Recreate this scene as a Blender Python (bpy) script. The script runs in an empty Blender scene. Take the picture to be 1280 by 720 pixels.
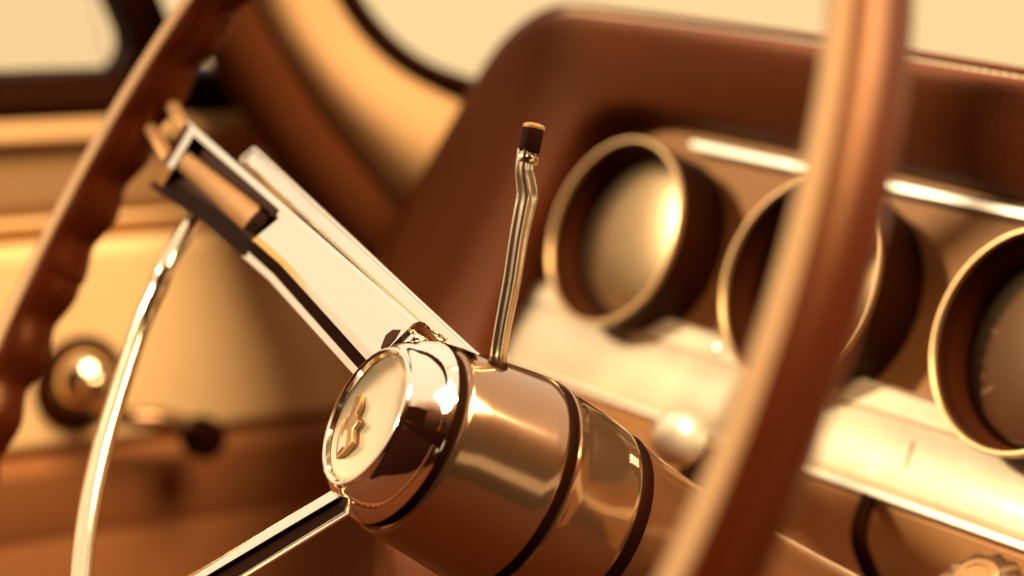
import bpy, bmesh, math, random
from mathutils import Vector, Matrix
random.seed(4)
S = bpy.context.scene
COL = S.collection
V = Vector

# ------------------------------------------------------------------ frames
# The car frame: X to the passenger side, Y to the windscreen, Z up. The lens sits at CAM.
X = V((0.57843573, 0.18249687, -0.79505157)).normalized()
Yc = V((0.81476893, -0.08200918, 0.57395652)); Yc = (Yc - X * Yc.dot(X)).normalized()
Zc = X.cross(Yc)
CAM = V((0.0, 0.0, 1.0))
FPX = 3000.0

def w(v):
    """survey point (relative to the lens: right, down, away) -> car coordinates"""
    v = V(v)
    return V((v.dot(X), v.dot(Yc), v.dot(Zc))) + CAM

def wd(v):
    v = V(v)
    return V((v.dot(X), v.dot(Yc), v.dot(Zc))).normalized()

def ray(px, py):
    return V(((px - 640) / FPX, (py - 360) / FPX, 1.0))

def hit(px, py, O, n):
    r = ray(px, py)
    return r * (O.dot(n) / r.dot(n))

def at(px, py, z):
    return w(ray(px, py) * z)

# steering wheel frame (survey space)
NW = V((-1.7159, -0.8967, -1.0)).normalized()
FC = ray(457.44, 520.02) * 0.5921          # centre of the horn button
# dashboard frame (survey space)
G0 = V((0.0465, -0.0266, 1.1085)) * (0.034 / 0.045)
ND = V((-0.752, -0.258, -0.606)); ND = (ND - X * ND.dot(X)).normalized()
UD = X.cross(-ND)

def wh(px, py, h):
    """point on a plane parallel to the wheel, h metres towards the driver from the horn button"""
    return w(hit(px, py, FC + NW * h, NW))

def dl(x, v, n):
    """dashboard coordinates in mm: along, up the face, out of the face -> car coordinates"""
    return w(G0 + X * (x / 1000) + UD * (v / 1000) + ND * (n / 1000))

XW, UW, NDW = V((1, 0, 0)), wd(UD), wd(ND)
NWW = wd(NW); FW = w(FC)

# ------------------------------------------------------------------ materials
def mat(name, base, rough=0.5, metal=0.0, coat=0.0, bump=0.0, bscale=60.0, vary=0.0, vscale=8.0,
        rvary=0.0, spec=0.5, stretch=None, dots=False, tint=(1, .62, .32)):
    m = bpy.data.materials.new(name); m.use_nodes = True
    nt = m.node_tree; N = nt.nodes; L = nt.links
    b = N['Principled BSDF']
    b.inputs['Base Color'].default_value = (*base, 1)
    b.inputs['Roughness'].default_value = rough
    b.inputs['Metallic'].default_value = metal
    b.inputs['Coat Weight'].default_value = coat
    b.inputs['Coat Roughness'].default_value = 0.12
    b.inputs['Specular IOR Level'].default_value = spec
    if metal < .6: b.inputs['Specular Tint'].default_value = (*tint, 1)
    b.inputs['Coat Tint'].default_value = (1, 1, 1, 1)
    tc = N.new('ShaderNodeTexCoord')
    mp = N.new('ShaderNodeMapping'); L.new(tc.outputs['Object'], mp.inputs['Vector'])
    if stretch: mp.inputs['Scale'].default_value = stretch
    if vary:
        t = N.new('ShaderNodeTexNoise'); t.inputs['Scale'].default_value = vscale
        t.inputs['Detail'].default_value = 5
        L.new(mp.outputs[0], t.inputs['Vector'])
        mx = N.new('ShaderNodeMix'); mx.data_type = 'RGBA'
        mx.inputs[6].default_value = (*[c * (1 - vary) for c in base], 1)
        mx.inputs[7].default_value = (*[min(1, c * (1 + vary)) for c in base], 1)
        L.new(t.outputs['Fac'], mx.inputs[0]); L.new(mx.outputs[2], b.inputs['Base Color'])
    if rvary:
        t = N.new('ShaderNodeTexNoise'); t.inputs['Scale'].default_value = bscale * .5
        t.inputs['Detail'].default_value = 6
        L.new(mp.outputs[0], t.inputs['Vector'])
        r = N.new('ShaderNodeMapRange')
        r.inputs[3].default_value = max(0.02, rough - rvary); r.inputs[4].default_value = rough + rvary
        L.new(t.outputs['Fac'], r.inputs[0]); L.new(r.outputs[0], b.inputs['Roughness'])
    if bump:
        if dots:
            t = N.new('ShaderNodeTexVoronoi'); t.inputs['Scale'].default_value = bscale
            o = t.outputs['Distance']
        else:
            t = N.new('ShaderNodeTexNoise'); t.inputs['Scale'].default_value = bscale
            t.inputs['Detail'].default_value = 6; o = t.outputs['Fac']
        L.new(mp.outputs[0], t.inputs['Vector'])
        bp = N.new('ShaderNodeBump'); bp.inputs['Strength'].default_value = bump
        bp.inputs['Distance'].default_value = 0.001
        L.new(o, bp.inputs['Height']); L.new(bp.outputs[0], b.inputs['Normal'])
    return m

M = {}
M['chrome'] = mat('warm_chrome', (.96, .90, .76), .07, 1, bump=.03, bscale=130, rvary=.03)
M['worn'] = mat('worn_chrome', (.90, .76, .52), .16, 1, bump=.12, bscale=220, rvary=.08)
M['satin'] = mat('satin_metal', (.88, .68, .40), .30, 1, bump=.05, bscale=300, rvary=.08)
M['column'] = mat('column_paint', (.36, .20, .102), .13, .85, coat=.7, bump=.06, bscale=70, vary=.22, vscale=35, rvary=.05)
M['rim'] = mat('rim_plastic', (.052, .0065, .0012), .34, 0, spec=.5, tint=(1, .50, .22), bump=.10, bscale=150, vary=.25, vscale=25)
M['band'] = mat('lit_edge_tan', (.36, .205, .095), .46, 0, bump=.08, bscale=120, vary=.12, vscale=18)  # tan stands for light caught along the rim
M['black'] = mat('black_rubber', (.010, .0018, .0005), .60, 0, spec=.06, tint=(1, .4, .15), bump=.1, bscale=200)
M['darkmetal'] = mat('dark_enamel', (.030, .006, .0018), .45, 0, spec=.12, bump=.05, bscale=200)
M['pad'] = mat('padded_vinyl', (.108, .0235, .0062), .50, 0, spec=.35, bump=.35, bscale=900, vary=.18, vscale=12, dots=True)
M['panel'] = mat('brushed_dash_panel', (.30, .125, .042), .42, 0, spec=.4, bump=.10, bscale=200, vary=.15, vscale=20, stretch=(1, 6, 6))
M['ledge'] = mat('cream_dash_paint', (.68, .55, .37), .42, .15, coat=.2, bump=.25, bscale=90, vary=.22, vscale=55, rvary=.15)
M['under'] = mat('tan_dash_paint', (.52, .24, .085), .4, 0, coat=.3, bump=.06, bscale=300, vary=.1, vscale=20)
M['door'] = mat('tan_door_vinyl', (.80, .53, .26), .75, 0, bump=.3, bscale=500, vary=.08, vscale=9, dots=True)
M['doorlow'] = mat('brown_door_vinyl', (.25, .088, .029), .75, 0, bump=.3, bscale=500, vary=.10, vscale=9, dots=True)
M['pillar'] = mat('pillar_paint', (.43, .25, .115), .75, 0, spec=.15, bump=.04, bscale=60, vary=.08, vscale=8)
M['carpet'] = mat('brown_carpet', (.060, .012, .003), .95, 0, bump=.8, bscale=400, vary=.3, vscale=60)
M['dial'] = mat('dial_face', (.085, .026, .008), .60, 0, spec=.08, vary=.15, vscale=60)
M['mark'] = mat('dial_marking', (.80, .60, .35), .5)
M['ink'] = mat('dial_ink', (.16, .06, .02), .5)
M['trim'] = mat('bright_trim', (.96, .88, .70), .30, .85, bump=.05, bscale=200)
M['lever'] = mat('lever_metal', (.96, .82, .60), .22, 1, bump=.05, bscale=200)
M['emblem'] = mat('emblem_enamel', (.16, .06, .02), .30, 0, vary=.3, vscale=300)
M['jacket'] = mat('jacket_paint', (.16, .065, .026), .20, .45, coat=.5, bump=.05, bscale=70, vary=.2, vscale=35)
M['bronze'] = mat('bronze_metal', (.46, .25, .11), .34, .5, bump=.1, bscale=200, vary=.15, vscale=90)
M['button_reflection'] = mat('button_reflection_tone', (.42, .24, .10), .3, .7, vary=.4, vscale=400)
M['ivory'] = mat('ivory_plastic', (.97, .90, .72), .30, .55, coat=.5)
M['button'] = mat('button_plastic', (.80, .66, .44), .16, .55, coat=.8)

g = bpy.data.materials.new('clear_glass'); g.use_nodes = True
nt = g.node_tree; nt.nodes.clear()
o_ = nt.nodes.new('ShaderNodeOutputMaterial'); t_ = nt.nodes.new('ShaderNodeBsdfTransparent')
g_ = nt.nodes.new('ShaderNodeBsdfGlossy'); g_.inputs['Roughness'].default_value = .03
f_ = nt.nodes.new('ShaderNodeFresnel'); f_.inputs['IOR'].default_value = 1.45
x_ = nt.nodes.new('ShaderNodeMixShader')
nt.links.new(f_.outputs[0], x_.inputs[0]); nt.links.new(t_.outputs[0], x_.inputs[1])
nt.links.new(g_.outputs[0], x_.inputs[2]); nt.links.new(x_.outputs[0], o_.inputs[0])
M['glass'] = g
M['seal'] = mat('seal_cloth', (.055, .014, .004), .9, 0, spec=.05, bump=.3, bscale=300)
M['aged'] = mat('aged_chrome', (.42, .24, .12), .22, .9, bump=.1, bscale=150)
g2 = g.copy(); g2.name = 'gauge_lens'; g2.node_tree.nodes['Glossy BSDF'].inputs['Roughness'].default_value = .27
g2.node_tree.nodes['Fresnel'].inputs['IOR'].default_value = 3.6
g2.node_tree.nodes['Glossy BSDF'].inputs['Color'].default_value = (1, .66, .34, 1)
M['lens'] = g2
g3 = g2.copy(); g3.name = 'dull_lens'; g3.node_tree.nodes['Fresnel'].inputs['IOR'].default_value = 1.55
M['dull'] = g3

# ------------------------------------------------------------------ mesh helpers
def finish(name, bm, m, parent=None, smooth=True, bevel=0.0, segs=2, sub=0, loc=None, weld=True, angle=40):
    """write bm (car coordinates) into one object whose origin sits at loc or the mesh middle"""
    if weld: bmesh.ops.remove_doubles(bm, verts=bm.verts, dist=1e-6)
    bmesh.ops.recalc_face_normals(bm, faces=bm.faces)
    if loc is None:
        c = V((0, 0, 0))
        for v in bm.verts: c += v.co
        loc = c / max(1, len(bm.verts))
    pl = parent['_o'] if parent is not None and '_o' in parent else (0, 0, 0)
    for v in bm.verts: v.co -= loc
    me = bpy.data.meshes.new(name); bm.to_mesh(me); bm.free()
    if smooth:
        for p in me.polygons: p.use_smooth = True
        me.set_sharp_from_angle(angle=math.radians(angle))
    o = bpy.data.objects.new(name, me); COL.objects.link(o)
    if parent is not None:
        o.parent = parent; o.location = loc - ORG[parent.name]
    else:
        o.location = loc
    ORG[o.name] = V(loc)
    if bevel:
        b = o.modifiers.new('bevel', 'BEVEL'); b.width = bevel; b.segments = segs
        b.limit_method = 'ANGLE'; b.angle_limit = math.radians(35); b.harden_normals = False
    if sub:
        s = o.modifiers.new('sub', 'SUBSURF'); s.levels = sub; s.render_levels = sub
    me.materials.append(m)
    return o

ORG = {}
def thing(name, label, cat, loc, group=None):
    o = bpy.data.objects.new(name, None); COL.objects.link(o); o.location = loc
    o.empty_display_size = .02
    o['label'] = label; o['category'] = cat; o['kind'] = 'thing'
    if group: o['group'] = group
    ORG[o.name] = V(loc)
    return o

def basis(axis, up=V((0, 0, 1))):
    axis = axis.normalized(); a = up.cross(axis)
    if a.length < 1e-4: a = V((1, 0, 0)).cross(axis)
    a.normalize(); return a, axis.cross(a)

def lathe(bm, prof, c, axis, seg=96, a0=0.0, a1=2 * math.pi, closed=False):
    a, b = basis(axis); axis = axis.normalized()
    full = abs(a1 - a0 - 2 * math.pi) < 1e-6
    n = seg if full else seg + 1
    rings = []
    for r, h in prof:
        if r < 1e-7:
            rings.append([bm.verts.new(c + axis * h)])
        else:
            rings.append([bm.verts.new(c + axis * h + (a * math.cos(t) + b * math.sin(t)) * r)
                          for t in [a0 + (a1 - a0) * i / seg for i in range(n)]])
    pairs = list(zip(rings, rings[1:]))
    if closed: pairs.append((rings[-1], rings[0]))
    for p, q in pairs:
        m = seg
        for i in range(m):
            j = (i + 1) % n if full else i + 1
            if len(p) == 1 and len(q) == 1: continue
            if len(p) == 1: bm.faces.new((p[0], q[i], q[j]))
            elif len(q) == 1: bm.faces.new((p[i], p[j], q[0]))
            else: bm.faces.new((p[i], p[j], q[j], q[i]))
    return bm

def smoothpath(pts, n=8):
    """Catmull-Rom through points"""
    out = []
    P = [pts[0] * 2 - pts[1]] + list(pts) + [pts[-1] * 2 - pts[-2]]
    for i in range(1, len(P) - 2):
        for k in range(n):
            t = k / n
            p0, p1, p2, p3 = P[i - 1], P[i], P[i + 1], P[i + 2]
            out.append(.5 * ((2 * p1) + (-p0 + p2) * t + (2 * p0 - 5 * p1 + 4 * p2 - p3) * t * t + (-p0 + 3 * p1 - 3 * p2 + p3) * t ** 3))
    out.append(P[-2]); return out

def tube(bm, pts, rad, seg=20, flat=1.0, up=None, caps=True):
    rs = rad if isinstance(rad, list) else [rad] * len(pts)
    rings = []
    pa = None
    for i, p in enumerate(pts):
        t = (pts[min(i + 1, len(pts) - 1)] - pts[max(i - 1, 0)]).normalized()
        if pa is None:
            a, b = basis(t, up or V((0, 0, 1)))
        else:
            a = (pa - t * pa.dot(t)).normalized(); b = t.cross(a)
        pa = a
        rings.append([bm.verts.new(p + (a * math.cos(u) + b * math.sin(u) * flat) * rs[i])
                      for u in [2 * math.pi * k / seg for k in range(seg)]])
    for p, q in zip(rings, rings[1:]):
        for i in range(seg):
            bm.faces.new((p[i], p[(i + 1) % seg], q[(i + 1) % seg], q[i]))
    if caps:
        bm.faces.new(rings[0]); bm.faces.new(list(reversed(rings[-1])))
    return bm

def prism(bm, pts, d):
    """polygon (car coordinates) thickened by vector d"""
    a = [bm.verts.new(p) for p in pts]; b = [bm.verts.new(p + d) for p in pts]
    bm.faces.new(a); bm.faces.new(list(reversed(b)))
    n = len(a)
    for i in range(n): bm.faces.new((a[i], b[i], b[(i + 1) % n], a[(i + 1) % n]))
    return bm

def loft(bm, rows, close_rows=True, caps=True):
    """rows of equally long point lists"""
    R = [[bm.verts.new(p) for p in r] for r in rows]
    n = len(R[0])
    for p, q in zip(R, R[1:]):
        for i in range(n if close_rows else n - 1):
            bm.faces.new((p[i], p[(i + 1) % n], q[(i + 1) % n], q[i]))
    if caps and close_rows:
        bm.faces.new(R[0]); bm.faces.new(list(reversed(R[-1])))
    return bm

def NB(): return bmesh.new()

# ================================================================== STEERING WHEEL
wheel = thing('steering_wheel', 'steering wheel with dark red-brown rim and chrome spokes in front of the dashboard', 'steering wheel', FW)
RC = w(FC + NW * 0.0243)
_UP = UD - NW * UD.dot(NW); _UP.normalize()
UPW = wd(_UP); LEFT = wd(_UP.cross(NW)) * -1     # in the wheel plane
if LEFT.x > 0: LEFT = -LEFT

def rim_mesh():
    bm = NB(); n = 900; seg = 28; R = .2
    rings = []
    for i in range(n):
        A = 2 * math.pi * i / n
        rad = LEFT * math.cos(A) + UPW * math.sin(A)
        c = RC + rad * R
        # finger grips on the inner/back side of the rim
        ph = (A * 180 / math.pi) / 6.4
        gr = 0.5 + 0.5 * math.cos(2 * math.pi * ph)
        gr = gr ** .7
        ring = []
        for k in range(seg):
            u = 2 * math.pi * k / seg
            cr, cn = math.cos(u), math.sin(u)           # radial outwards, towards the driver
            inner = max(0, -cr * .75 - cn * .55)
            s = 1 + .40 * (gr - .5) * inner ** 1.2
            ring.append(bm.verts.new(c + rad * (.0068 * cr * s) + NWW * (.0088 * cn * s)))
        rings.append(ring)
    for i in range(n):
        p, q = rings[i], rings[(i + 1) % n]
        for k in range(seg):
            bm.faces.new((p[k], p[(k + 1) % seg], q[(k + 1) % seg], q[k]))
    return bm
rim = finish('rim', rim_mesh(), M['rim'], wheel, weld=False, loc=RC, angle=70)
def rim_lit_edge():  # lit driver-side edge of the rim, put in as a lighter strip
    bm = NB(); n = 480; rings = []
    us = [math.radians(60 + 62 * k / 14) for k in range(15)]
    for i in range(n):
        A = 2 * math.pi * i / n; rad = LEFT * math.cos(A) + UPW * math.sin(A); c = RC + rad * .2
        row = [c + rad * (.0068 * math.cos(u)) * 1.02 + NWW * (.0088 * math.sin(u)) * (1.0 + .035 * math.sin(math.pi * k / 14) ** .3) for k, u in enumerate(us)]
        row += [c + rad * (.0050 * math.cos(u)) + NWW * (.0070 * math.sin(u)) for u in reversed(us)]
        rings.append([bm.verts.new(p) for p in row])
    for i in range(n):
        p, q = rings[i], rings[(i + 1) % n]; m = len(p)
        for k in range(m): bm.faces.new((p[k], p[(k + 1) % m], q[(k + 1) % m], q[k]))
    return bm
finish('rim_lit_edge', rim_lit_edge(), M['band'], rim, weld=False, loc=RC, angle=70)

# horn button collar
mm = .001
def refine(p, n=5):
    q = smoothpath([V((a, b, 0)) for a, b in p], n); return [(v.x, v.y) for v in q]
bm = NB()
lathe(bm, refine([(.0177, .0006), (.0184, .0003), (.0190, -.0007), (.0205, -.0022), (.0222, -.0045), (.0236, -.0070), (.0243, -.0090), (.0245, -.0102)], 6), FW, NWW, 160)
lathe(bm, [(.0168, -.0010), (.0171, .0002), (.0177, .0006)], FW, NWW, 160)
lathe(bm, [(.0245, -.0102), (.0240, -.0106), (.0226, -.0106), (.0160, -.0106), (.0155, -.0060)], FW, NWW, 160)
collar = finish('hub_collar', bm, M['chrome'], wheel, loc=FW)
bm = NB()
lathe(bm, [(.0168, -.0012), (.0160, -.0022), (.0140, -.0034), (.010, -.0041), (.005, -.0044), (0, -.0045)], FW, NWW, 128)
button = finish('horn_button', bm, M['button'], wheel, loc=FW)
bm = NB()
lathe(bm, [(.0238, -.0107), (.0242, -.0112), (.0243, -.0122), (.0238, -.0128), (.0150, -.0128), (.0150, -.0107)], FW, NWW, 128, closed=True)
finish('rubber_seal', bm, M['black'], wheel, loc=FW)

# dark reflection in the button, put in as a raised notched shape
button_reflection = [(410, 548), (414, 530), (424, 527), (436, 520), (441, 507), (445, 495), (451, 493), (449, 507), (444, 518), (448, 526), (441, 536), (440, 552), (430, 566), (418, 576), (408, 580)]
bm = NB(); prism(bm, [wh(a, b, -.0022) for a, b in button_reflection], NWW * -.0014)
finish('button_reflection', bm, M['button_reflection'], button, bevel=.0002)
bm = NB()
for q in ([(414, 545), (421, 542), (415, 572), (411, 574)], [(425, 541), (431, 537), (428, 558), (421, 567)]):
    prism(bm, [wh(a, b, -.0019) for a, b in q], NWW * -.0005)
finish('reflection_stripes', bm, M['chrome'], button)

# dark reflections on the chrome collar, put in as black patches
def cone_pt(h, th, off):
    prof = [(.0184, .0003), (.0190, -.0007), (.0205, -.0022), (.0222, -.0045), (.0236, -.0070), (.0243, -.0090), (.0245, -.0102)]
    for (r0, h0), (r1, h1) in zip(prof, prof[1:]):
        if h <= h0 and h >= h1:
            k = (h - h0) / (h1 - h0); r = r0 + (r1 - r0) * k; break
    else: r = prof[-1][0]
    a, b = basis(NWW)
    return FW + NWW * h + (a * math.cos(th) + b * math.sin(th)) * (r + off)
def proj(p):
    d = p - CAM
    q = X * d.x + Yc * d.y + Zc * d.z
    return 640 + FPX * q.x / q.z, 360 + FPX * q.y / q.z
def find_th(h, px, py):
    best = None
    for i in range(1440):
        th = math.pi * i / 720
        p = cone_pt(h, th, 0)
        if (p - CAM).normalized().dot((p - FW) - NWW * (p - FW).dot(NWW)) > 0: continue
        x, y = proj(p); d = (x - px) ** 2 + (y - py) ** 2
        if best is None or d < best[0]: best = (d, th)
    return best[1]
def patch(bm, spec, off=.00025, nseg=10):
    """spec: rows (h, (px,py) low, (px,py) high)"""
    rows = []
    for h, lo, hi in spec:
        t0, t1 = find_th(h, *lo), find_th(h, *hi)
        top = [cone_pt(h, t0 + (t1 - t0) * i / nseg, off) for i in range(nseg + 1)]
        bot = [cone_pt(h, t0 + (t1 - t0) * i / nseg, -.0006) for i in range(nseg, -1, -1)]
        rows.append(top + bot)
    loft(bm, rows)
bm = NB()
patch(bm, [(-.0004, (508, 526), (511, 508)), (-.0020, (518, 529), (523, 509)), (-.0042, (527, 533), (534, 513))])
patch(bm, [(-.0006, (507, 530), (508, 527)), (-.0030, (521, 543), (523, 533)), (-.0065, (545, 556), (549, 540)), (-.0099, (563, 570), (568, 547))], off=.0002)
finish('collar_dark_reflection', bm, M['black'], wheel)

# --- spokes. The big spoke rises from the hub to the rim at the driver's door side
A_ = hit(500, 430, FC + NW * -.004, NW); B_ = hit(205, 185, FC + NW * .0225, NW)
sd = (B_ - A_).normalized(); wv = NW.cross(sd).normalized(); SN = sd.cross(wv).normalized()
if SN.dot(NW) < 0: SN = -SN
SNW = wd(SN)
def sp(px, py, off=0.0): return w(hit(px, py, A_ + SN * off, SN))
def lerp2(a, b, t):
    if a == (190.0, 227.0):                 # the lower edge of the spoke narrows behind the end block
        K = ((0, 190, 227), (.28, 262, 275), (.57, 341, 345), (1, 455, 472))
        for (t0, x0, y0), (t1, x1, y1) in zip(K, K[1:]):
            if t <= t1: k = (t - t0) / (t1 - t0); return (x0 + (x1 - x0) * k + b[0], y0 + (y1 - y0) * k + b[1])
    return (a[0] + (b[0] - a[0]) * t, a[1] + (b[1] - a[1]) * t)
spoke = None
def spoke_rows():
    # lines of the section: (outer px, hub px, offset)
    E_ = (190.0, 227.0)
    L0 = (E_, (-5, 5)); L1 = (E_, (0, 0)); L2 = (E_, (9, -15))
    L3 = ((232, 153), (517, 404)); L4 = ((236, 152), (523, 402))
    T = [0, .045, .0451, .15, .28, .445, .4451, .57, .8, 1.0]
    rec = [0, 0, 1, 1, 1, 1, 0, 0, 0, 0]
    rows = []
    for t, rc in zip(T, rec):
        d = -.0045 if rc else 0.0
        a, b, c, e, f = (lerp2(*Lx, t) for Lx in (L0, L1, L2, L3, L4))
        c2 = lerp2(c, e, .02 if rc else .15); e2 = lerp2(c, e, .915)
        rows.append([sp(*a, -.0045), sp(*b, -.0038), sp(*c, d - (.0004 if rc else .0013)), sp(*c2, d), sp(*c2, d), sp(*e2, d), sp(*e2, 0), sp(*e, 0), sp(*f, -.0006), sp(*f, -.0058), sp(*f, -.0085), sp(*a, -.0085)])
    return rows
bm = NB(); loft(bm, spoke_rows())
spoke = finish('spoke', bm, M['chrome'], wheel, bevel=.00035, weld=False, angle=30)
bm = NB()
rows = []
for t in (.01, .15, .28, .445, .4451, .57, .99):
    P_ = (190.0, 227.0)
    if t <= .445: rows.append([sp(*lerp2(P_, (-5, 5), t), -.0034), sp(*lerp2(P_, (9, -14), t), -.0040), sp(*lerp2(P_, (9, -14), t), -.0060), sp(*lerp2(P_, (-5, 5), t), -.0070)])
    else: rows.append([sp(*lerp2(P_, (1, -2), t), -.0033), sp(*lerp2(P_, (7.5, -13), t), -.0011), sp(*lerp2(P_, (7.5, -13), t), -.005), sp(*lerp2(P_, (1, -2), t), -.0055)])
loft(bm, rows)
finish('spoke_shade_strip', bm, M['black'], spoke, weld=False)  # shade of the down-facing bevel, put in as a black strip
# recess lining (dark) and the rounded bar inside it
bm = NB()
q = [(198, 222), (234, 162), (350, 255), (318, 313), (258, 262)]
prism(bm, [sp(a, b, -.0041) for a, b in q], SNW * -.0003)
finish('recess_lining', bm, M['darkmetal'], spoke)
bm = NB()
rows = []
P0, P1 = V((225, 197)), V((318, 275))
pn = V((.60, -.80))
for t in (0, .04, .96, 1.0):
    c = P0.lerp(P1, t); wdt = (12.5 if 0 < t < 1 else 10.0) + 6.5 * t; top = .0005 if 0 < t < 1 else -.0008
    rows.append([sp(c.x - pn.x * wdt, c.y - pn.y * wdt, -.0040), sp(c.x - pn.x * wdt, c.y - pn.y * wdt, top - .0018),
                 sp(c.x - pn.x * wdt * .55, c.y - pn.y * wdt * .55, top - .0003), sp(c.x + pn.x * wdt * .1, c.y + pn.y * wdt * .1, top),
                 sp(c.x + pn.x * wdt * .6, c.y + pn.y * wdt * .6, top - .0004), sp(c.x + pn.x * wdt, c.y + pn.y * wdt, top - .002), sp(c.x + pn.x * wdt, c.y + pn.y * wdt, -.0040)])
loft(bm, rows)
bar = finish('spoke_bar', bm, M['bronze'], spoke, bevel=.0004, weld=False)
bm = NB()
c = P1
rows = []
for t, sc in ((-.02, 1.12), (.08, 1.12), (.11, .85)):
    c = P1 + (P1 - P0) * t; wdt = 13.5 * sc
    rows.append([sp(c.x - pn.x * wdt, c.y - pn.y * wdt, -.0040), sp(c.x - pn.x * wdt, c.y - pn.y * wdt, -.0010),
                 sp(c.x, c.y, .0008), sp(c.x + pn.x * wdt, c.y + pn.y * wdt, -.0006), sp(c.x + pn.x * wdt, c.y + pn.y * wdt, -.0040)])
loft(bm, rows)
finish('spoke_bar_hole', bm, M['black'], spoke, bevel=.0004, weld=False)  # solid black block stands in for the dark hole in the bar's end
# second rail running behind the face of the spoke
bm = NB()
rows = []
for t in (0, .02, 1):
    a = lerp2((297, 200), (545, 428), t); b = lerp2((318, 182), (602, 444), t)
    k = .0015 if t == 0 else 0
    rows.append([sp(*a, -.0075 - k), sp(*lerp2(a, b, .2), -.0058 - k), sp(*lerp2(a, b, .8), -.0060 - k), sp(*b, -.0078 - k), sp(*b, -.0115), sp(*a, -.0115)])
loft(bm, rows)
finish('spoke_rail', bm, M['chrome'], spoke, bevel=.0006, segs=3, weld=False, angle=25)
# end cap of the spoke at the hub: a small chrome clamp
bm = NB()
pts = [sp(x, y, -.001) for x, y in ((468, 440), (478, 418), (490, 408), (512, 408), (520, 418), (514, 432), (498, 446), (480, 462))]
prism(bm, pts, SNW * -.006)
finish('spoke_clamp', bm, M['chrome'], spoke, bevel=.0012, segs=3)
bm = NB()
pts = [sp(x, y, .0002) for x, y in ((474, 436), (481, 418), (490, 411), (502, 411), (494, 424), (482, 438))]
prism(bm, pts, SNW * -.002)
finish('clamp_screw', bm, M['darkmetal'], spoke, bevel=.0005)
# prongs into the rim
bm = NB()
r0 = RC + (rim_dir := (w(hit(188, 112, FC + NW * .0243, NW)) - RC).normalized()) * .2
for pts in ([sp(212, 202, -.005), sp(193, 168, -.0045), wh(176, 142, .0185), wh(156, 124, .0235)],
            [sp(240, 168, -.005), sp(222, 146, -.0045), wh(213, 124, .0190), wh(203, 100, .0235)]):
    tube(bm, smoothpath(pts, 8), .0023, 16, flat=.8)
finish('spoke_prongs', bm, M['bronze'], spoke)

# lower spoke: two polished rails with a dark channel
A2 = wh(432, 628, -.008); 
bm = NB(); bm2 = NB()
def lowspoke(u0, u1, m_, off0, off1, name, mate):
    b_ = NB()
    rows = []
    for t, (pa, pb) in enumerate(((u0[0], u1[0]), (u0[1], u1[1]))):
        h = -.007 + .016 * t
        rows.append([wh(*pa, h + off0), wh(*lerp2(pa, pb, .5), h + off0 + off1), wh(*pb, h + off0), wh(*pb, h - .006), wh(*pa, h - .006)])
    # run on, straight, until the rim
    mid = lambda q: (q[0] + q[2]) / 2
    d = (mid(rows[1]) - mid(rows[0])).normalized(); d = (d - NWW * d.dot(NWW)).normalized()
    k = 0
    while (mid(rows[1]) + d * k - RC - NWW * (mid(rows[1]) + d * k - RC).dot(NWW)).length < .197: k += .001
    lift = NWW * ((RC - mid(rows[1])).dot(NWW) + .002)
    rows.append([p + d * k + lift for p in rows[1]])
    global SPOKE_END; SPOKE_END = (mid(rows[1]), mid(rows[2]))
    loft(b_, rows); return finish(name, b_, mate, m_, bevel=.0003, weld=False, angle=25)
sp2 = lowspoke(((418, 611), (150, 770)), ((424, 622), (157, 781)), wheel, 0, .0004, 'spoke', M['chrome'])
lowspoke(((424, 622), (157, 781)), ((434, 636), (167, 799)), sp2, -.0012, 0, 'spoke_channel', M['black'])
lowspoke(((434, 636), (167, 799)), ((438, 643), (171, 807)), sp2, 0, .0004, 'spoke_rail', M['chrome'])

# horn ring: thin worn chrome hoop carried under the spokes
hp = [wh(268, 226, .0020), wh(256, 249, .0050), wh(242, 274, .0100)] + [wh(x, y, .0160) for x, y in ((211, 326), (196, 362), (177, 405), (152, 480), (126, 568), (109, 650), (101, 722), (99, 800))]
path = smoothpath(hp, 8)
# carry on round the lower half to the passenger-side spoke
cc = w(FC + NW * .0160); last = path[-1] - cc
ux = last.normalized(); uy = NWW.cross(ux)
tang = (path[-1] - path[-2]).normalized()
if uy.dot(tang) < 0: uy = -uy
r_l = last.length
for k in range(1, 9):
    a = math.radians(4 * k)
    rr = r_l + (.118 - r_l) * min(1, k / 20)
    path.append(cc + (ux * math.cos(a) + uy * math.sin(a)) * rr)
bm = NB(); # the hoop ends where it meets the lower spoke
a_, b_ = SPOKE_END; seg_ = [a_ + (b_ - a_) * (i / 60) for i in range(61)]
_, cut, q_ = min(((p - q).length, i, k) for i, p in enumerate(path) for k, q in enumerate(seg_))
path = path[:cut - 3] + [seg_[q_] - NWW * .005, seg_[q_] - NWW * .005 + (path[cut] - path[cut - 2]).normalized() * .006]
tube(bm, path, .0040, 20, flat=.72, up=NWW)
finish('horn_ring', bm, M['worn'], wheel)

# ================================================================== STEERING COLUMN
colu = thing('column_shroud', 'glossy brown steering column shroud with dark ring joints behind the chrome hub', 'steering column', w(FC - NW * .13))
def ringpart(name, prof, m, seg=160, parent=colu, **k):
    b_ = NB(); lathe(b_, prof, FW, NWW, seg); return finish(name, b_, m, parent, loc=FW - NWW * .05, **k)
ringpart('shroud', [(.0150, -.0130), (.0249, -.0130), (.0254, -.0134), (.0257, -.0145), (.0264, -.020), (.0276, -.030), (.0286, -.038), (.0289, -.0408), (.0287, -.0416), (.0270, -.0418)], M['column'])
ringpart('joint_ring', [(.0270, -.0417), (.0281, -.0419), (.0283, -.0428), (.0283, -.0440), (.0280, -.0447), (.0265, -.0448)], M['black'])
ringpart('shroud_band', [(.0265, -.0447), (.0288, -.0448), (.0291, -.0453), (.0289, -.0462), (.0284, -.0470), (.0281, -.0500), (.0274, -.058), (.0262, -.0660), (.0256, -.0680), (.0250, -.0684)], M['column'])
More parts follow.
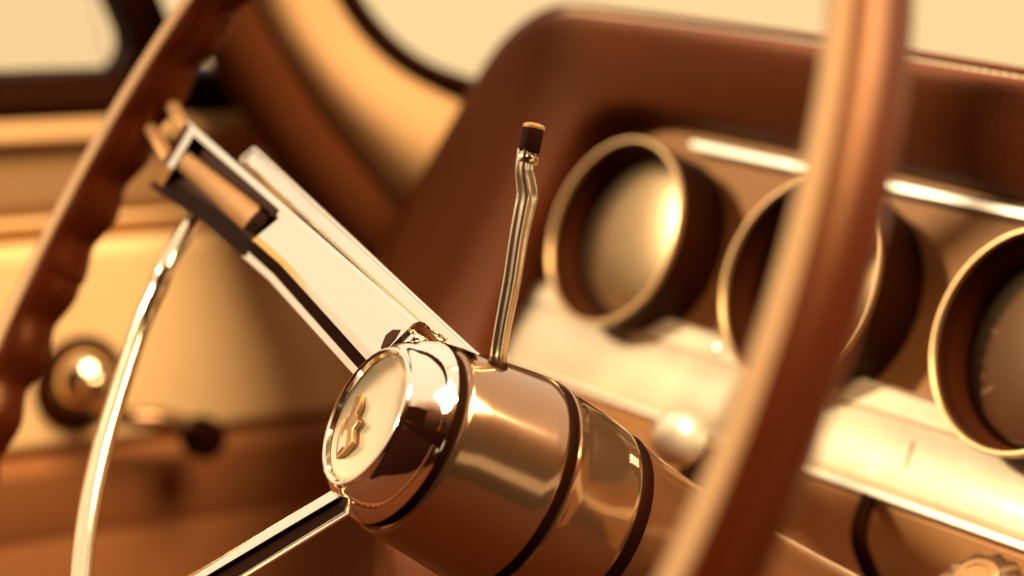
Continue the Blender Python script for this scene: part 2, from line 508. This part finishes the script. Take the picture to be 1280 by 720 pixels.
ringpart('joint_ring', [(.0240, -.0683), (.0250, -.0685), (.0253, -.0692), (.0253, -.0715), (.0249, -.0722), (.0235, -.0722)], M['black'])
ringpart('jacket', [(.0235, -.0721), (.0246, -.0723), (.0246, -.0740), (.0232, -.080), (.0218, -.090), (.0200, -.110), (.0190, -.14), (.0190, -.26), (0, -.26)], M['jacket'])
# small bright rivet plate on the second band
bm = NB()
def band_pt(px, py, r, h): 
    best = None; a, b = basis(NWW)
    for i in range(1440):
        th = math.pi * i / 720; p = FW + NWW * h + (a * math.cos(th) + b * math.sin(th)) * r
        if (p - CAM).dot(a * math.cos(th) + b * math.sin(th)) > 0: continue
        x, y = proj(p); d = (x - px) ** 2 + (y - py) ** 2
        if best is None or d < best[0]: best = (d, th, p)
    return best[1], best[2]
th, _ = band_pt(800, 580, .0262, -.066)
a, b = basis(NWW)
rows = []
for h, r in ((-.0628, .0270), (-.0660, .02645)):
    row = []
    for k in range(5):
        t2 = th + math.radians(-3.2 + 1.6 * k)
        row.append(FW + NWW * h + (a * math.cos(t2) + b * math.sin(t2)) * r)
    for k in range(4, -1, -1):
        t2 = th + math.radians(-3.2 + 1.6 * k)
        row.append(FW + NWW * h + (a * math.cos(t2) + b * math.sin(t2)) * (r - .001))
    rows.append(row)
loft(bm, rows); finish('bright_tab', bm, M['ivory'], colu, bevel=.0002)

# turn signal lever
ZL = .598
prof = [(622, 452, .0024), (623, 440, .0023), (631, 395, .00235), (640, 350, .0025), (648, 300, .0026), (655, 265, .0028), (659, 246, .0029), (658, 230, .0027), (656, 214, .0025), (658, 198, .0026), (660, 188, .0028)]
pts = smoothpath([at(x, y, ZL) for x, y, r in prof], 5)
rad = []
for i in range(len(prof) - 1):
    for k in range(5): rad.append(prof[i][2] + (prof[i + 1][2] - prof[i][2]) * k / 5)
rad.append(prof[-1][2])
bm = NB()
# fluted rod: a six-lobed section gives the rod its long bright and dark lines
rings = []
seg = 36; pa = None
for i, p in enumerate(pts):
    t = (pts[min(i + 1, len(pts) - 1)] - pts[max(i - 1, 0)]).normalized()
    if pa is None: a, b = basis(t, XW)
    else: a = (pa - t * pa.dot(t)).normalized(); b = t.cross(a)
    pa = a
    tw = i * .012
    rings.append([bm.verts.new(p + (a * math.cos(u) + b * math.sin(u)) * rad[i] * .88 * (1 + .13 * math.cos(5 * (u + tw)) - .03)) for u in [2 * math.pi * k / seg for k in range(seg)]])
for p, q in zip(rings, rings[1:]):
    for i in range(seg): bm.faces.new((p[i], p[(i + 1) % seg], q[(i + 1) % seg], q[i]))
bm.faces.new(rings[0]); bm.faces.new(rings[-1])
lever = finish('turn_signal_lever', bm, M['lever'], colu, weld=False)
tipd = (at(667, 154, ZL) - at(660, 190, ZL)); tl = tipd.length; tb = at(661, 191, ZL); tn = tipd.normalized()
bm = NB(); lathe(bm, [(0, 0), (.0024, 0), (.0027, .0003), (.0027, tl * .80), (.0026, tl * .82), (0, tl * .82)], tb, tn, 48)
finish('lever_grip', bm, M['black'], lever)
bm = NB(); lathe(bm, [(0, tl * .83), (.0026, tl * .83), (.0028, tl * .86), (.0028, tl * .93), (.0024, tl * .99), (.0014, tl * 1.03), (0, tl * 1.04)], tb, tn, 48)
finish('lever_tip', bm, M['bronze'], lever)
bm = NB(); lathe(bm, [(.0021, 0), (.0026, .0003), (.0027, .001), (.0026, .0018), (.0021, .0021)], tb - tn * .0028, tn, 40)
finish('lever_collar', bm, M['worn'], lever)
bm = NB(); lathe(bm, [(0, -.004), (.0029, -.004), (.0029, -.0010), (.0026, -.0006), (0, -.0006)], at(622, 449, ZL), wd(V((0.16, -1, 0))), 40)
finish('lever_boot', bm, M['darkmetal'], lever)

# ================================================================== DASHBOARD
dash = thing('dashboard', 'brown padded dashboard with recessed round gauges and a cream lower ledge under bright trim', 'dashboard', dl(120, -120, -40))

def arc_pts(cx, cy, r, a0, a1, n):
    return [(cx + r * math.cos(math.radians(a0 + (a1 - a0) * i / n)), cy + r * math.sin(math.radians(a0 + (a1 - a0) * i / n))) for i in range(n + 1)]

# padded hood: one C-shaped brow, its left end curling down beside the gauges
HV = -2.5
outer = [(-52, -170), (-84, -100), (-118, -54), (-130, -30), (-119, 2), (-107, 36)] + \
        [(-101.5, 49), (-95, 59), (-86, 67), (-75, 72.5), (-62, 75.0)] + [(-30, 76.0), (20, 76.8), (76, 77), (160, 76), (260, 75), (420, 74)]
inner = [(-20, -170), (-46, -100), (-53, -60), (-52, -35), (-48, 0), (-45, 20)] + \
        [(-42, 31), (-37, 38), (-30, 43), (-20, 45.5), (-8, 46.0)] + [(10, 46.5), (45, 46.5), (80, 46.5), (160, 45), (260, 44), (420, 43)]
bm = NB()
rows = []
for (ox, oy), (ix, iy) in zip(outer, inner):
    d = V((ix - ox, iy - oy)); L = d.length; d.normalize()
    k_ = max(0, -d.y)                       # 1 on the brow, 0 on the left leg
    def at2(t, n): return dl(ox + d.x * t, oy + d.y * t + HV * k_, n + k_ * (12 - 22 * t / L if n > -20 else 0))
    rows.append([at2(9, -95), at2(1.0, -60), at2(-1, -30), at2(-1, -12), at2(0, -3), at2(2.5, 2.5), at2(7, 5), at2(L * .55, 4), at2(L - 7, 0),
                 at2(L - 3, -2.0), at2(L - .5, -5), at2(L, -10), at2(L, -24), at2(L, -45), at2(L, -95)])
loft(bm, rows)
finish('padded_hood', bm, M['pad'], dash, weld=False, sub=2, angle=180)
# stitched welt along the front edge of the hood
bm = NB()
wp = [dl(x + (0 if i < 6 else 0), v + (.8 if i > 5 else .2), 1.2) for i, (x, v) in enumerate(outer)]
tube(bm, smoothpath(wp, 8), .0013, 10)
finish('hood_piping', bm, M['pad'], dash)
bm = NB()
sx = -60
while sx < 300:
    p = dl(sx, 74.3, 3.6); bmesh.ops.create_uvsphere(bm, u_segments=8, v_segments=5, radius=.0007, matrix=Matrix.Translation(p) @ Matrix.Diagonal((1.8, 1, 1, 1)))
    sx += 4
finish('hood_stitching', bm, M['mark'], dash, weld=False)

# gauge panel
def dbox(x0, x1, v0, v1, n0, n1, bm=None):
    bm = bm or NB()
    prism(bm, [dl(x0, v0, n1), dl(x1, v0, n1), dl(x1, v1, n1), dl(x0, v1, n1)], NDW * ((n0 - n1) / 1000)); return bm
finish('gauge_panel', dbox(-75, 420, -40, 60, -30, -22.5), M['panel'], dash)
# upper bright trim strip
bm = NB()
def strip(bm, x0, x1, v, hw, n0, n1):
    rows = []
    for x, k in ((x0, .3), (x0 + 1.5, .85), (x0 + 3, 1), (x1, 1)):
        rows.append([dl(x, v - hw * k, n0), dl(x, v - hw * k, n1 - 1), dl(x, v - hw * k * .5, n1), dl(x, v + hw * k * .5, n1), dl(x, v + hw * k, n1 - 1), dl(x, v + hw * k, n0)])
    loft(bm, rows)
strip(bm, 3, 420, 38.2, 2.3, -22.5, -18.5)
finish('trim_strip', bm, M['trim'], dash, weld=False)
# lower ledge (cream), top lip, face, rolled bottom
bm = NB()
prof = [(-23.5, -24), (-23.2, -17.5), (-24.4, -15.2), (-31.5, -13.6), (-32.3, -14.6), (-33.2, -14.6), (-34.0, -14.0), (-52.5, -12.0), (-54, -13), (-54, -24)]
rows = [[dl(x, v, n) for v, n in prof] for x in (-70, 420)]
loft(bm, rows)
finish('dash_ledge', bm, M['ledge'], dash, weld=False, bevel=.0004)
bm = NB(); strip(bm, -72, 420, -55.6, 1.7, -24, -9.5)
finish('trim_strip', bm, M['trim'], dash, weld=False)
# lower skirt under the trim, sweeping away
bm = NB()
prof = [(-57.4, -24), (-57.4, -14), (-66, -17), (-85, -26), (-120, -46), (-170, -70), (-170, -78), (-57.4, -40)]
rows = [[dl(x, v, n) for v, n in prof] for x in (-74, 420)]
loft(bm, rows); finish('dash_skirt', bm, M['under'], dash, weld=False, bevel=.002, segs=3)
# a stiffening rib stamped in the ledge, and screws
bm = NB()
rows = []
for v, k in ((-36.5, .3), (-38, 1), (-45, 1), (-46.5, .3)):
    rows.append([dl(151.5 - .7 * k - (v + 36) * .12, v, -13.9), dl(151.5 - (v + 36) * .12, v, -13.9 + .9 * k + (-36 - v) * .1), dl(151.5 + .7 * k - (v + 36) * .12, v, -13.9)])
loft(bm, rows, caps=False); finish('ledge_rib', bm, M['under'], dash)
for x in (-30, 55, 112, 215):
    bm = NB(); lathe(bm, [(0, .0008), (.0012, .0007), (.0019, .0002), (.002, -.001)], dl(x, -28, -14.0), NDW, 24)
    finish('screw', bm, M['chrome'], dash)

def gauge(k, lab, needle, lens='lens'):
    c = dl(0, 0, 0) + XW * (.0957 * k)
    def p(x, v, n): return c + XW * x / 1000 + UW * v / 1000 + NDW * n / 1000
    bm = NB()
    lathe(bm, [(.0312, -.0240), (.0330, -.0240), (.0333, -.0030), (.0330, -.0012), (.0318, -.0012), (.0312, -.0030)], c, NDW, 96, closed=True)
    g = finish('gauge', bm, M['darkmetal'], dash, loc=c); g['label'] = lab
    bm = NB()
    lathe(bm, [(.0324, -.0012), (.0324, .0001), (.0328, .0006), (.0335, .0006), (.0340, .0001), (.0340, -.0012), (.0335, -.0018)], c, NDW, 128)
    finish('bezel', bm, M['bezel'], g, loc=c)
    bm = NB()
    lathe(bm, [(.0326, -.0008), (.0316, -.0035), (.0306, -.0085), (.0300, -.0128), (.0292, -.0132)], c, NDW, 96)
    finish('inner_sleeve', bm, M['sleeve'], g, loc=c)
    bm = NB(); lathe(bm, [(.0300, -.0144), (.0, -.0144)], c, NDW, 64); finish('dial', bm, M['dial'], g, loc=c)
    bm = NB()
    for i in range(25):
        a = math.radians(-130 + 260 * i / 24); L = 4.5 if i % 4 == 0 else 2.2; t = .55 if i % 4 == 0 else .3
        d = V((math.sin(a), math.cos(a))); s = V((d.y, -d.x))
        q = [d * 27 + s * t, d * 27 - s * t, d * (27 - L) - s * t, d * (27 - L) + s * t]
        prism(bm, [p(u.x, u.y, -14.3) for u in q], NDW * .0002)
    finish('dial_marks', bm, M['ink'], g, weld=False)
    bm = NB()
    a = math.radians(needle); d = V((math.sin(a), math.cos(a))); s = V((d.y, -d.x))
    prism(bm, [p(u.x, u.y, -13.2) for u in (d * 21, d * -5 + s * 1.0, d * -5 - s * 1.0)], NDW * .0004)
    lathe(bm, [(0, -.0121), (.0022, -.0121), (.003, -.0128), (.003, -.0143)], c, NDW, 24)
    finish('needle', bm, M['ink'], g, weld=False)
    bm = NB()
    pr = [(.0299 * math.sin(t), -.0125 + .0042 * (math.cos(t) ** 1)) for t in [math.pi / 2 * (1 - i / 10) for i in range(11)]]
    pr[-1] = (0, pr[-1][1])
    lathe(bm, pr, c, NDW, 64); finish('gauge_glass', bm, M[lens], g, loc=c)
    return g
M['bezel'] = mat('bezel_metal', (.62, .40, .19), .34, .8, bump=.05, bscale=200)
M['sleeve'] = mat('sleeve_metal', (.045, .009, .0025), .5, .0, spec=.15, bump=.06, bscale=200)
gauge(0, 'gauge at the left end of the panel, farthest from the lens', -60)
gauge(1, 'middle gauge partly hidden behind the near side of the wheel rim', 35, 'dull')
gauge(2, 'gauge nearest the lens, cut by the right edge of the photo', 40, 'dull')

# pull knob: polished ball on a short stem under the ledge, with a dark rotary base
c = at(848, 548, .760)
ax = (NDW + XW * .1).normalized()
bm = NB()
lathe(bm, [(0, .0088), (.0036, .0083), (.0068, .0062), (.0088, .0026), (.0091, -.001), (.0083, -.0046), (.0060, -.0070), (.0036, -.0078), (.0030, -.0100)], c, ax, 64)
kn = finish('pull_knob', bm, M['ivory'], dash, loc=c); kn['label'] = 'bright round pull knob beside the steering column'
bm = NB(); lathe(bm, [(.0030, -.009), (.0032, -.026), (0, -.026)], c, ax, 32); finish('knob_stem', bm, M['worn'], kn, loc=c)
c2 = at(876, 592, .772)
bm = NB(); lathe(bm, [(0, .006), (.0045, .0058), (.0062, .0045), (.0066, .001), (.0066, -.010), (.0080, -.012), (.0085, -.028), (0, -.028)], c2, ax, 48)
b2 = finish('switch_base', bm, M['darkmetal'], dash, loc=c2)

# lower right fluted knob
c = at(1226, 738, .664)
ax = (NDW * .75 + UW * .55 + XW * .15).normalized()
bm = NB(); a, b = basis(ax); prof = [(0, .0060), (.0050, .0060), (.0062, .0052), (.0064, .0036), (.0098, .0030), (.0120, .0018), (.0126, -.0010), (.0126, -.0090), (.0112, -.0105), (.006, -.011), (.006, -.03)]
seg = 120; rings = []
for r, h in prof:
    if r == 0: rings.append([bm.verts.new(c + ax * h)]); continue
    rings.append([bm.verts.new(c + ax * h + (a * math.cos(t) + b * math.sin(t)) * r * (1 + (.045 * math.cos(12 * t) if r > .009 else 0))) for t in [2 * math.pi * i / seg for i in range(seg)]])
for p_, q_ in zip(rings, rings[1:]):
    for i in range(seg):
        j = (i + 1) % seg
        if len(p_) == 1: bm.faces.new((p_[0], q_[i], q_[j]))
        else: bm.faces.new((p_[i], p_[j], q_[j], q_[i]))
kb = finish('rotary_knob', bm, M['aged'], dash, loc=c); kb['label'] = 'fluted chrome rotary knob at the bottom edge below the trim'
bm = NB(); lathe(bm, [(.0063, .0061), (.0052, .0066), (.0040, .0068), (.0036, .0064), (0, .0062)], c, ax, 48); finish('knob_cap', bm, M['bronze'], kb, loc=c)

# cable hanging under the dash
cab_pts = [at(1092, 606, .738), at(1084, 628, .728), at(1076, 652, .722), at(1074, 676, .720), at(1082, 702, .722), at(1096, 735, .730), at(1120, 800, .75), at(1150, 900, .80)]
bm = NB(); tube(bm, smoothpath(cab_pts, 8), .0026, 16)
cab = finish('cable', bm, M['black'])
cab['label'] = 'dark curved cable hanging below the bright dashboard trim'; cab['category'] = 'cable'; cab['kind'] = 'thing'

# ================================================================== DRIVER'S DOOR (plane facing +X)
PO = V((-.275, -.048, .88)) - X * .004
def dp(px, py, off=0.0):
    return w(hit(px, py, PO + X * off, X))
d0 = dp(250, 700)
door = thing('car_door', 'tan driver door panel with window sill and crank behind the steering wheel', 'car door', V((d0.x, d0.y, .62)))
XD = d0.x
def zof(px, py): return dp(px, py).z
def yof(px, py): return dp(px, py).y
y0, y1 = yof(-500, 300), yof(520, 420)
Z = dict(sill=zof(60, 153), lip=zof(60, 174), s1=zof(60, 262), s2=zof(60, 300), brk=zof(200, 548), low=zof(200, 640))
def prow(y, prof): return [V((XD + dx, y, z)) for dx, z in prof]
# upper trim: light lip, tan panel, dark seam, panel, brown lower panel
bm = NB()
prof = [(-.03, Z['sill'] + .002), (.004, Z['sill'] + .001), (.010, Z['sill'] - .002), (.012, Z['lip'] + .001), (.004, Z['lip'] - .002), (.002, Z['s1'] + .004), (.000, Z['s1']), (-.03, Z['s1'])]
loft(bm, [prow(y, prof) for y in (y0, y1)]); finish('sill_trim', bm, M['pillar'], door, weld=False, bevel=.001)
bm = NB()
prof = [(-.03, Z['s1'] - .001), (-.006, Z['s1'] - .001), (-.004, Z['s1'] - .004), (.003, (Z['s1'] + Z['s2']) / 2 + .001), (-.003, Z['s2'] + .002), (-.006, Z['s2']), (-.03, Z['s2'])]
loft(bm, [prow(y, prof) for y in (y0, y1)]); finish('trim_groove', bm, M['door'], door, weld=False)
bm = NB()
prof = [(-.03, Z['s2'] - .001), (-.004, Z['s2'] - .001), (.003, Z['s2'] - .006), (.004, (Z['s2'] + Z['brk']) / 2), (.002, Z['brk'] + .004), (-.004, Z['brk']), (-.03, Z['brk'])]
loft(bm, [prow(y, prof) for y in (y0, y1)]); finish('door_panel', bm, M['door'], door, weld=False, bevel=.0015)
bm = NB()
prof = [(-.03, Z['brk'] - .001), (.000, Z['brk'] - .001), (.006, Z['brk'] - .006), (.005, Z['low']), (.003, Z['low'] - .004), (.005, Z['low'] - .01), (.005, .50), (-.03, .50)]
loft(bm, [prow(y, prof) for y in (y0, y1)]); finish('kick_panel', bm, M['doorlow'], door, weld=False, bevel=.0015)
# window frame: dark belt rubber, slanted vent post
zt = zof(60, 97)
bm = NB()
prof = [(-.03, Z['sill'] + .0025), (.000, Z['sill'] + .0025), (.002, Z['sill'] + .006), (-.002, zt - .003), (-.006, zt), (-.03, zt)]
loft(bm, [prow(y, prof) for y in (y0, y1)]); wf = finish('window_belt', bm, M['black'], door, weld=False, bevel=.001)
bm = NB()
q = [dp(x, y, -.010) for x, y in ((142, -60), (186, -60), (206, 40), (262, 150), (240, 160), (170, 50), (150, 8))]
q = [dp(x, y, -.010) for x, y in ((108, -90), (168, -90), (262, 140), (200, 140), (172, 88), (166, 44))]
prism(bm, q, V((-.02, 0, 0))); finish('vent_post', bm, M['black'], door, bevel=.002)
# window corner rubber (rounded)
bm = NB()
q = [dp(x, y, -.009) for x, y in ((130, 104), (150, 94), (162, 80), (168, 62), (200, 90), (200, 110))]
prism(bm, q, V((-.018, 0, 0))); finish('corner_rubber', bm, M['black'], door)
bm = NB()
q = [V((XD - .018, y0, zt - .01)), V((XD - .018, yof(170, 80), zt - .01)), V((XD - .018, yof(170, 80) - .06, zt + .22)), V((XD - .018, y0, zt + .22))]
prism(bm, q, V((-.003, 0, 0))); finish('window_pane', bm, M['glass'], door)
# window crank
c = dp(112, 478, .012)
bm = NB(); lathe(bm, [(0, .008), (.0030, .0078), (.0048, .0064), (.0055, .0040), (.0075, .0030), (.0095, .0010), (.0110, -.0015), (.0125, -.004), (.0130, -.012)], c, XW, 48)
ck = finish('window_crank', bm, M['worn'], door, loc=c)
bm = NB(); lathe(bm, [(.0135, -.006), (.019, -.007), (.0205, -.009), (.0205, -.014)], c + V((0, 0, -.002)), XW, 48); finish('crank_plate', bm, M['darkmetal'], ck, loc=c)
c3 = dp(250, 545, .026)
bm = NB(); tube(bm, smoothpath([c + XW * .010 + V((0, 0, -.006)), dp(150, 520, .020), dp(200, 524, .022), dp(240, 536, .024), c3], 6), .0052, 16, flat=.8); finish('crank_arm', bm, M['aged'], ck)
bm = NB(); lathe(bm, [(0, .012), (.006, .011), (.0085, .007), (.009, 0), (.007, -.006), (0, -.008)], c3, XW, 32); finish('crank_knob', bm, M['black'], ck, loc=c3)

# ================================================================== WINDSCREEN PILLAR
pz = .985
pil = thing('windscreen_pillar', 'curved tan pillar between the driver door and the padded dashboard', 'pillar', at(560, 560, pz))
bm = NB()
nrow = 14
left = [(262, -80), (272, -20), (284, 30), (322, 96), (362, 160), (410, 222), (462, 286), (520, 350), (590, 430), (660, 520)]
right = [(392, -80), (425, -14), (452, 30), (488, 68), (530, 96), (584, 116), (640, 150), (700, 220), (760, 330), (800, 470)]
rows = []
for (lx, ly), (rx, ry) in zip(left, right):
    row = []
    for i in range(9):
        t = i / 8; z = pz - .045 * math.sin(math.pi * (.10 + .80 * t)) + .02
        row.append(at(lx + (rx - lx) * t, ly + (ry - ly) * t, z))
    for i in range(8, -1, -1):
        t = i / 8; z = pz - .045 * math.sin(math.pi * (.10 + .80 * t)) + .05
        row.append(at(lx + (rx - lx) * t, ly + (ry - ly) * t, z))
    rows.append(row)
loft(bm, rows); finish('pillar_trim', bm, M['pillar'], pil, weld=False, sub=2, angle=180)
bm = NB(); tube(bm, smoothpath([at(x, y, .962) for x, y in left], 6), .013, 16); finish('door_seal', bm, M['seal'], pil)
bm = NB(); tube(bm, smoothpath([at(x + 4, y - 4, .985) for x, y in right[:6]] + [at(640, 128, .99), at(720, 140, .99), at(900, 170, 1.0)], 6), .0048, 16); finish('windscreen_gasket', bm, M['black'], pil)

# floor of the cabin
bm = NB()
prism(bm, [V((-1.3, -1.0, .35)), V((1.2, -1.0, .35)), V((1.2, .95, .35)), V((-1.3, .95, .35))], V((0, 0, -.02)))
fl = finish('floor', bm, M['carpet']); fl['kind'] = 'structure'
# firewall under the dash
bm = NB()
prism(bm, [V((-1.3, .95, .33)), V((1.2, .95, .33)), V((1.2, .90, .80)), V((-1.3, .90, .80))], V((0, .02, 0)))
fw = finish('wall', bm, M['carpet']); fw['kind'] = 'structure'

# ================================================================== WORLD AND LIGHT
W = bpy.data.worlds.new('World'); S.world = W; W.use_nodes = True
nt = W.node_tree; N = nt.nodes; L = nt.links
bg = N['Background']
tc = N.new('ShaderNodeTexCoord')
sepv = N.new('ShaderNodeSeparateXYZ'); L.new(tc.outputs['Generated'], sepv.inputs[0])
dot = N.new('ShaderNodeVectorMath'); dot.operation = 'DOT_PRODUCT'
dot.inputs[1].default_value = V((-.60, .42, .68)).normalized()
L.new(tc.outputs['Generated'], dot.inputs[0])
nz = N.new('ShaderNodeTexNoise'); nz.inputs['Scale'].default_value = 2.2; nz.inputs['Detail'].default_value = 3
L.new(tc.outputs['Generated'], nz.inputs['Vector'])
ma = N.new('ShaderNodeMath'); ma.operation = 'MULTIPLY_ADD'; ma.inputs[1].default_value = .35; ma.inputs[2].default_value = -.175
L.new(nz.outputs['Fac'], ma.inputs[0])
ad = N.new('ShaderNodeMath'); ad.operation = 'ADD'; L.new(dot.outputs['Value'], ad.inputs[0]); L.new(ma.outputs[0], ad.inputs[1])
mr = N.new('ShaderNodeMapRange'); mr.inputs[1].default_value = -1; mr.inputs[2].default_value = 1
L.new(ad.outputs[0], mr.inputs[0])
cr = N.new('ShaderNodeValToRGB'); e = cr.color_ramp.elements
e[0].position = .0; e[0].color = (.012, .002, .0006, 1)
e[1].position = 1; e[1].color = (.93, .66, .33, 1)
for p_, c_ in ((.42, (.03, .006, .0015, 1)), (.53, (.16, .04, .010, 1)), (.60, (.55, .26, .09, 1)), (.66, (.84, .56, .26, 1))):
    x = e.new(p_); x.color = c_
L.new(mr.outputs[0], cr.inputs[0])
# added bright strip low on the passenger side, streaks the column
def mrange(src, a, b):
    q = N.new('ShaderNodeMapRange'); q.interpolation_type = 'SMOOTHSTEP'
    q.inputs[1].default_value = a; q.inputs[2].default_value = b; L.new(src, q.inputs[0]); return q.outputs[0]
def mul(a, b):
    q = N.new('ShaderNodeMath'); q.operation = 'MULTIPLY'; L.new(a, q.inputs[0]); L.new(b, q.inputs[1]); return q.outputs[0]
side_strip = mul(mul(mrange(sepv.outputs['X'], .55, .75), mrange(sepv.outputs['Z'], -.06, .0)), mul(mrange(sepv.outputs['Z'], .17, .11), mrange(sepv.outputs['Y'], -.25, .0)))
mw = N.new('ShaderNodeMix'); mw.data_type = 'RGBA'; mw.inputs[7].default_value = (1.0, .80, .48, 1)
hot = N.new('ShaderNodeMix'); hot.data_type = 'RGBA'; hot.blend_type = 'MULTIPLY'; hot.inputs[7].default_value = (1.2, 1.33, 1.95, 1)
mxx = N.new('ShaderNodeMath'); mxx.operation = 'MAXIMUM'
L.new(mrange(sepv.outputs['Y'], .42, .05), mxx.inputs[0]); L.new(mrange(sepv.outputs['Z'], .12, .40), mxx.inputs[1])
L.new(mxx.outputs[0], hot.inputs[0]); L.new(cr.outputs[0], hot.inputs[6]); hot.clamp_factor = True
L.new(side_strip, mw.inputs[0]); L.new(hot.outputs[2], mw.inputs[6]); L.new(mw.outputs[2], bg.inputs['Color'])
bg.inputs['Strength'].default_value = 1.15

def sun_dir(v):
    return V(v).normalized().to_track_quat('Z', 'Y').to_euler()
sl = bpy.data.lights.new('sun', 'SUN'); sl.energy = 3.9; sl.angle = math.radians(4); sl.color = (1.0, .84, .58)
so = bpy.data.objects.new('sun', sl); COL.objects.link(so); so.rotation_euler = sun_dir((-.48, -.74, .47))

# added fill lamp out of view, brightens the door and pillar
al = bpy.data.lights.new('door_fill_light', 'AREA'); al.energy = 92; al.shape = 'RECTANGLE'; al.size = 1.1; al.size_y = .9; al.color = (1.0, .74, .42)
ao = bpy.data.objects.new('door_fill_light', al); COL.objects.link(ao); ao.location = (.30, .72, 2.30)
ao.rotation_euler = (V((.30, .72, 2.30)) - V((-.8, .35, .95))).to_track_quat('Z', 'Y').to_euler()

# ================================================================== CAMERA
cd = bpy.data.cameras.new('camera'); co = bpy.data.objects.new('camera', cd); COL.objects.link(co)
R = Matrix(((X.x, -X.y, -X.z), (Yc.x, -Yc.y, -Yc.z), (Zc.x, -Zc.y, -Zc.z)))
co.matrix_world = Matrix.Translation(CAM) @ R.to_4x4()
cd.sensor_width = 36; cd.lens = 36 * FPX / 1280
cd.clip_start = .02; cd.clip_end = 200
cd.dof.use_dof = True; cd.dof.focus_distance = .612; cd.dof.aperture_fstop = 6.4
cd.dof.aperture_blades = 0
S.camera = co
S.render.engine = 'CYCLES'
S.render.resolution_x = 1024; S.render.resolution_y = 576
S.cycles.use_denoising = True
S.cycles.max_bounces = 8
S.view_settings.view_transform = 'Standard'; S.view_settings.look = 'None'
S.view_settings.exposure = 0; S.view_settings.gamma = 1
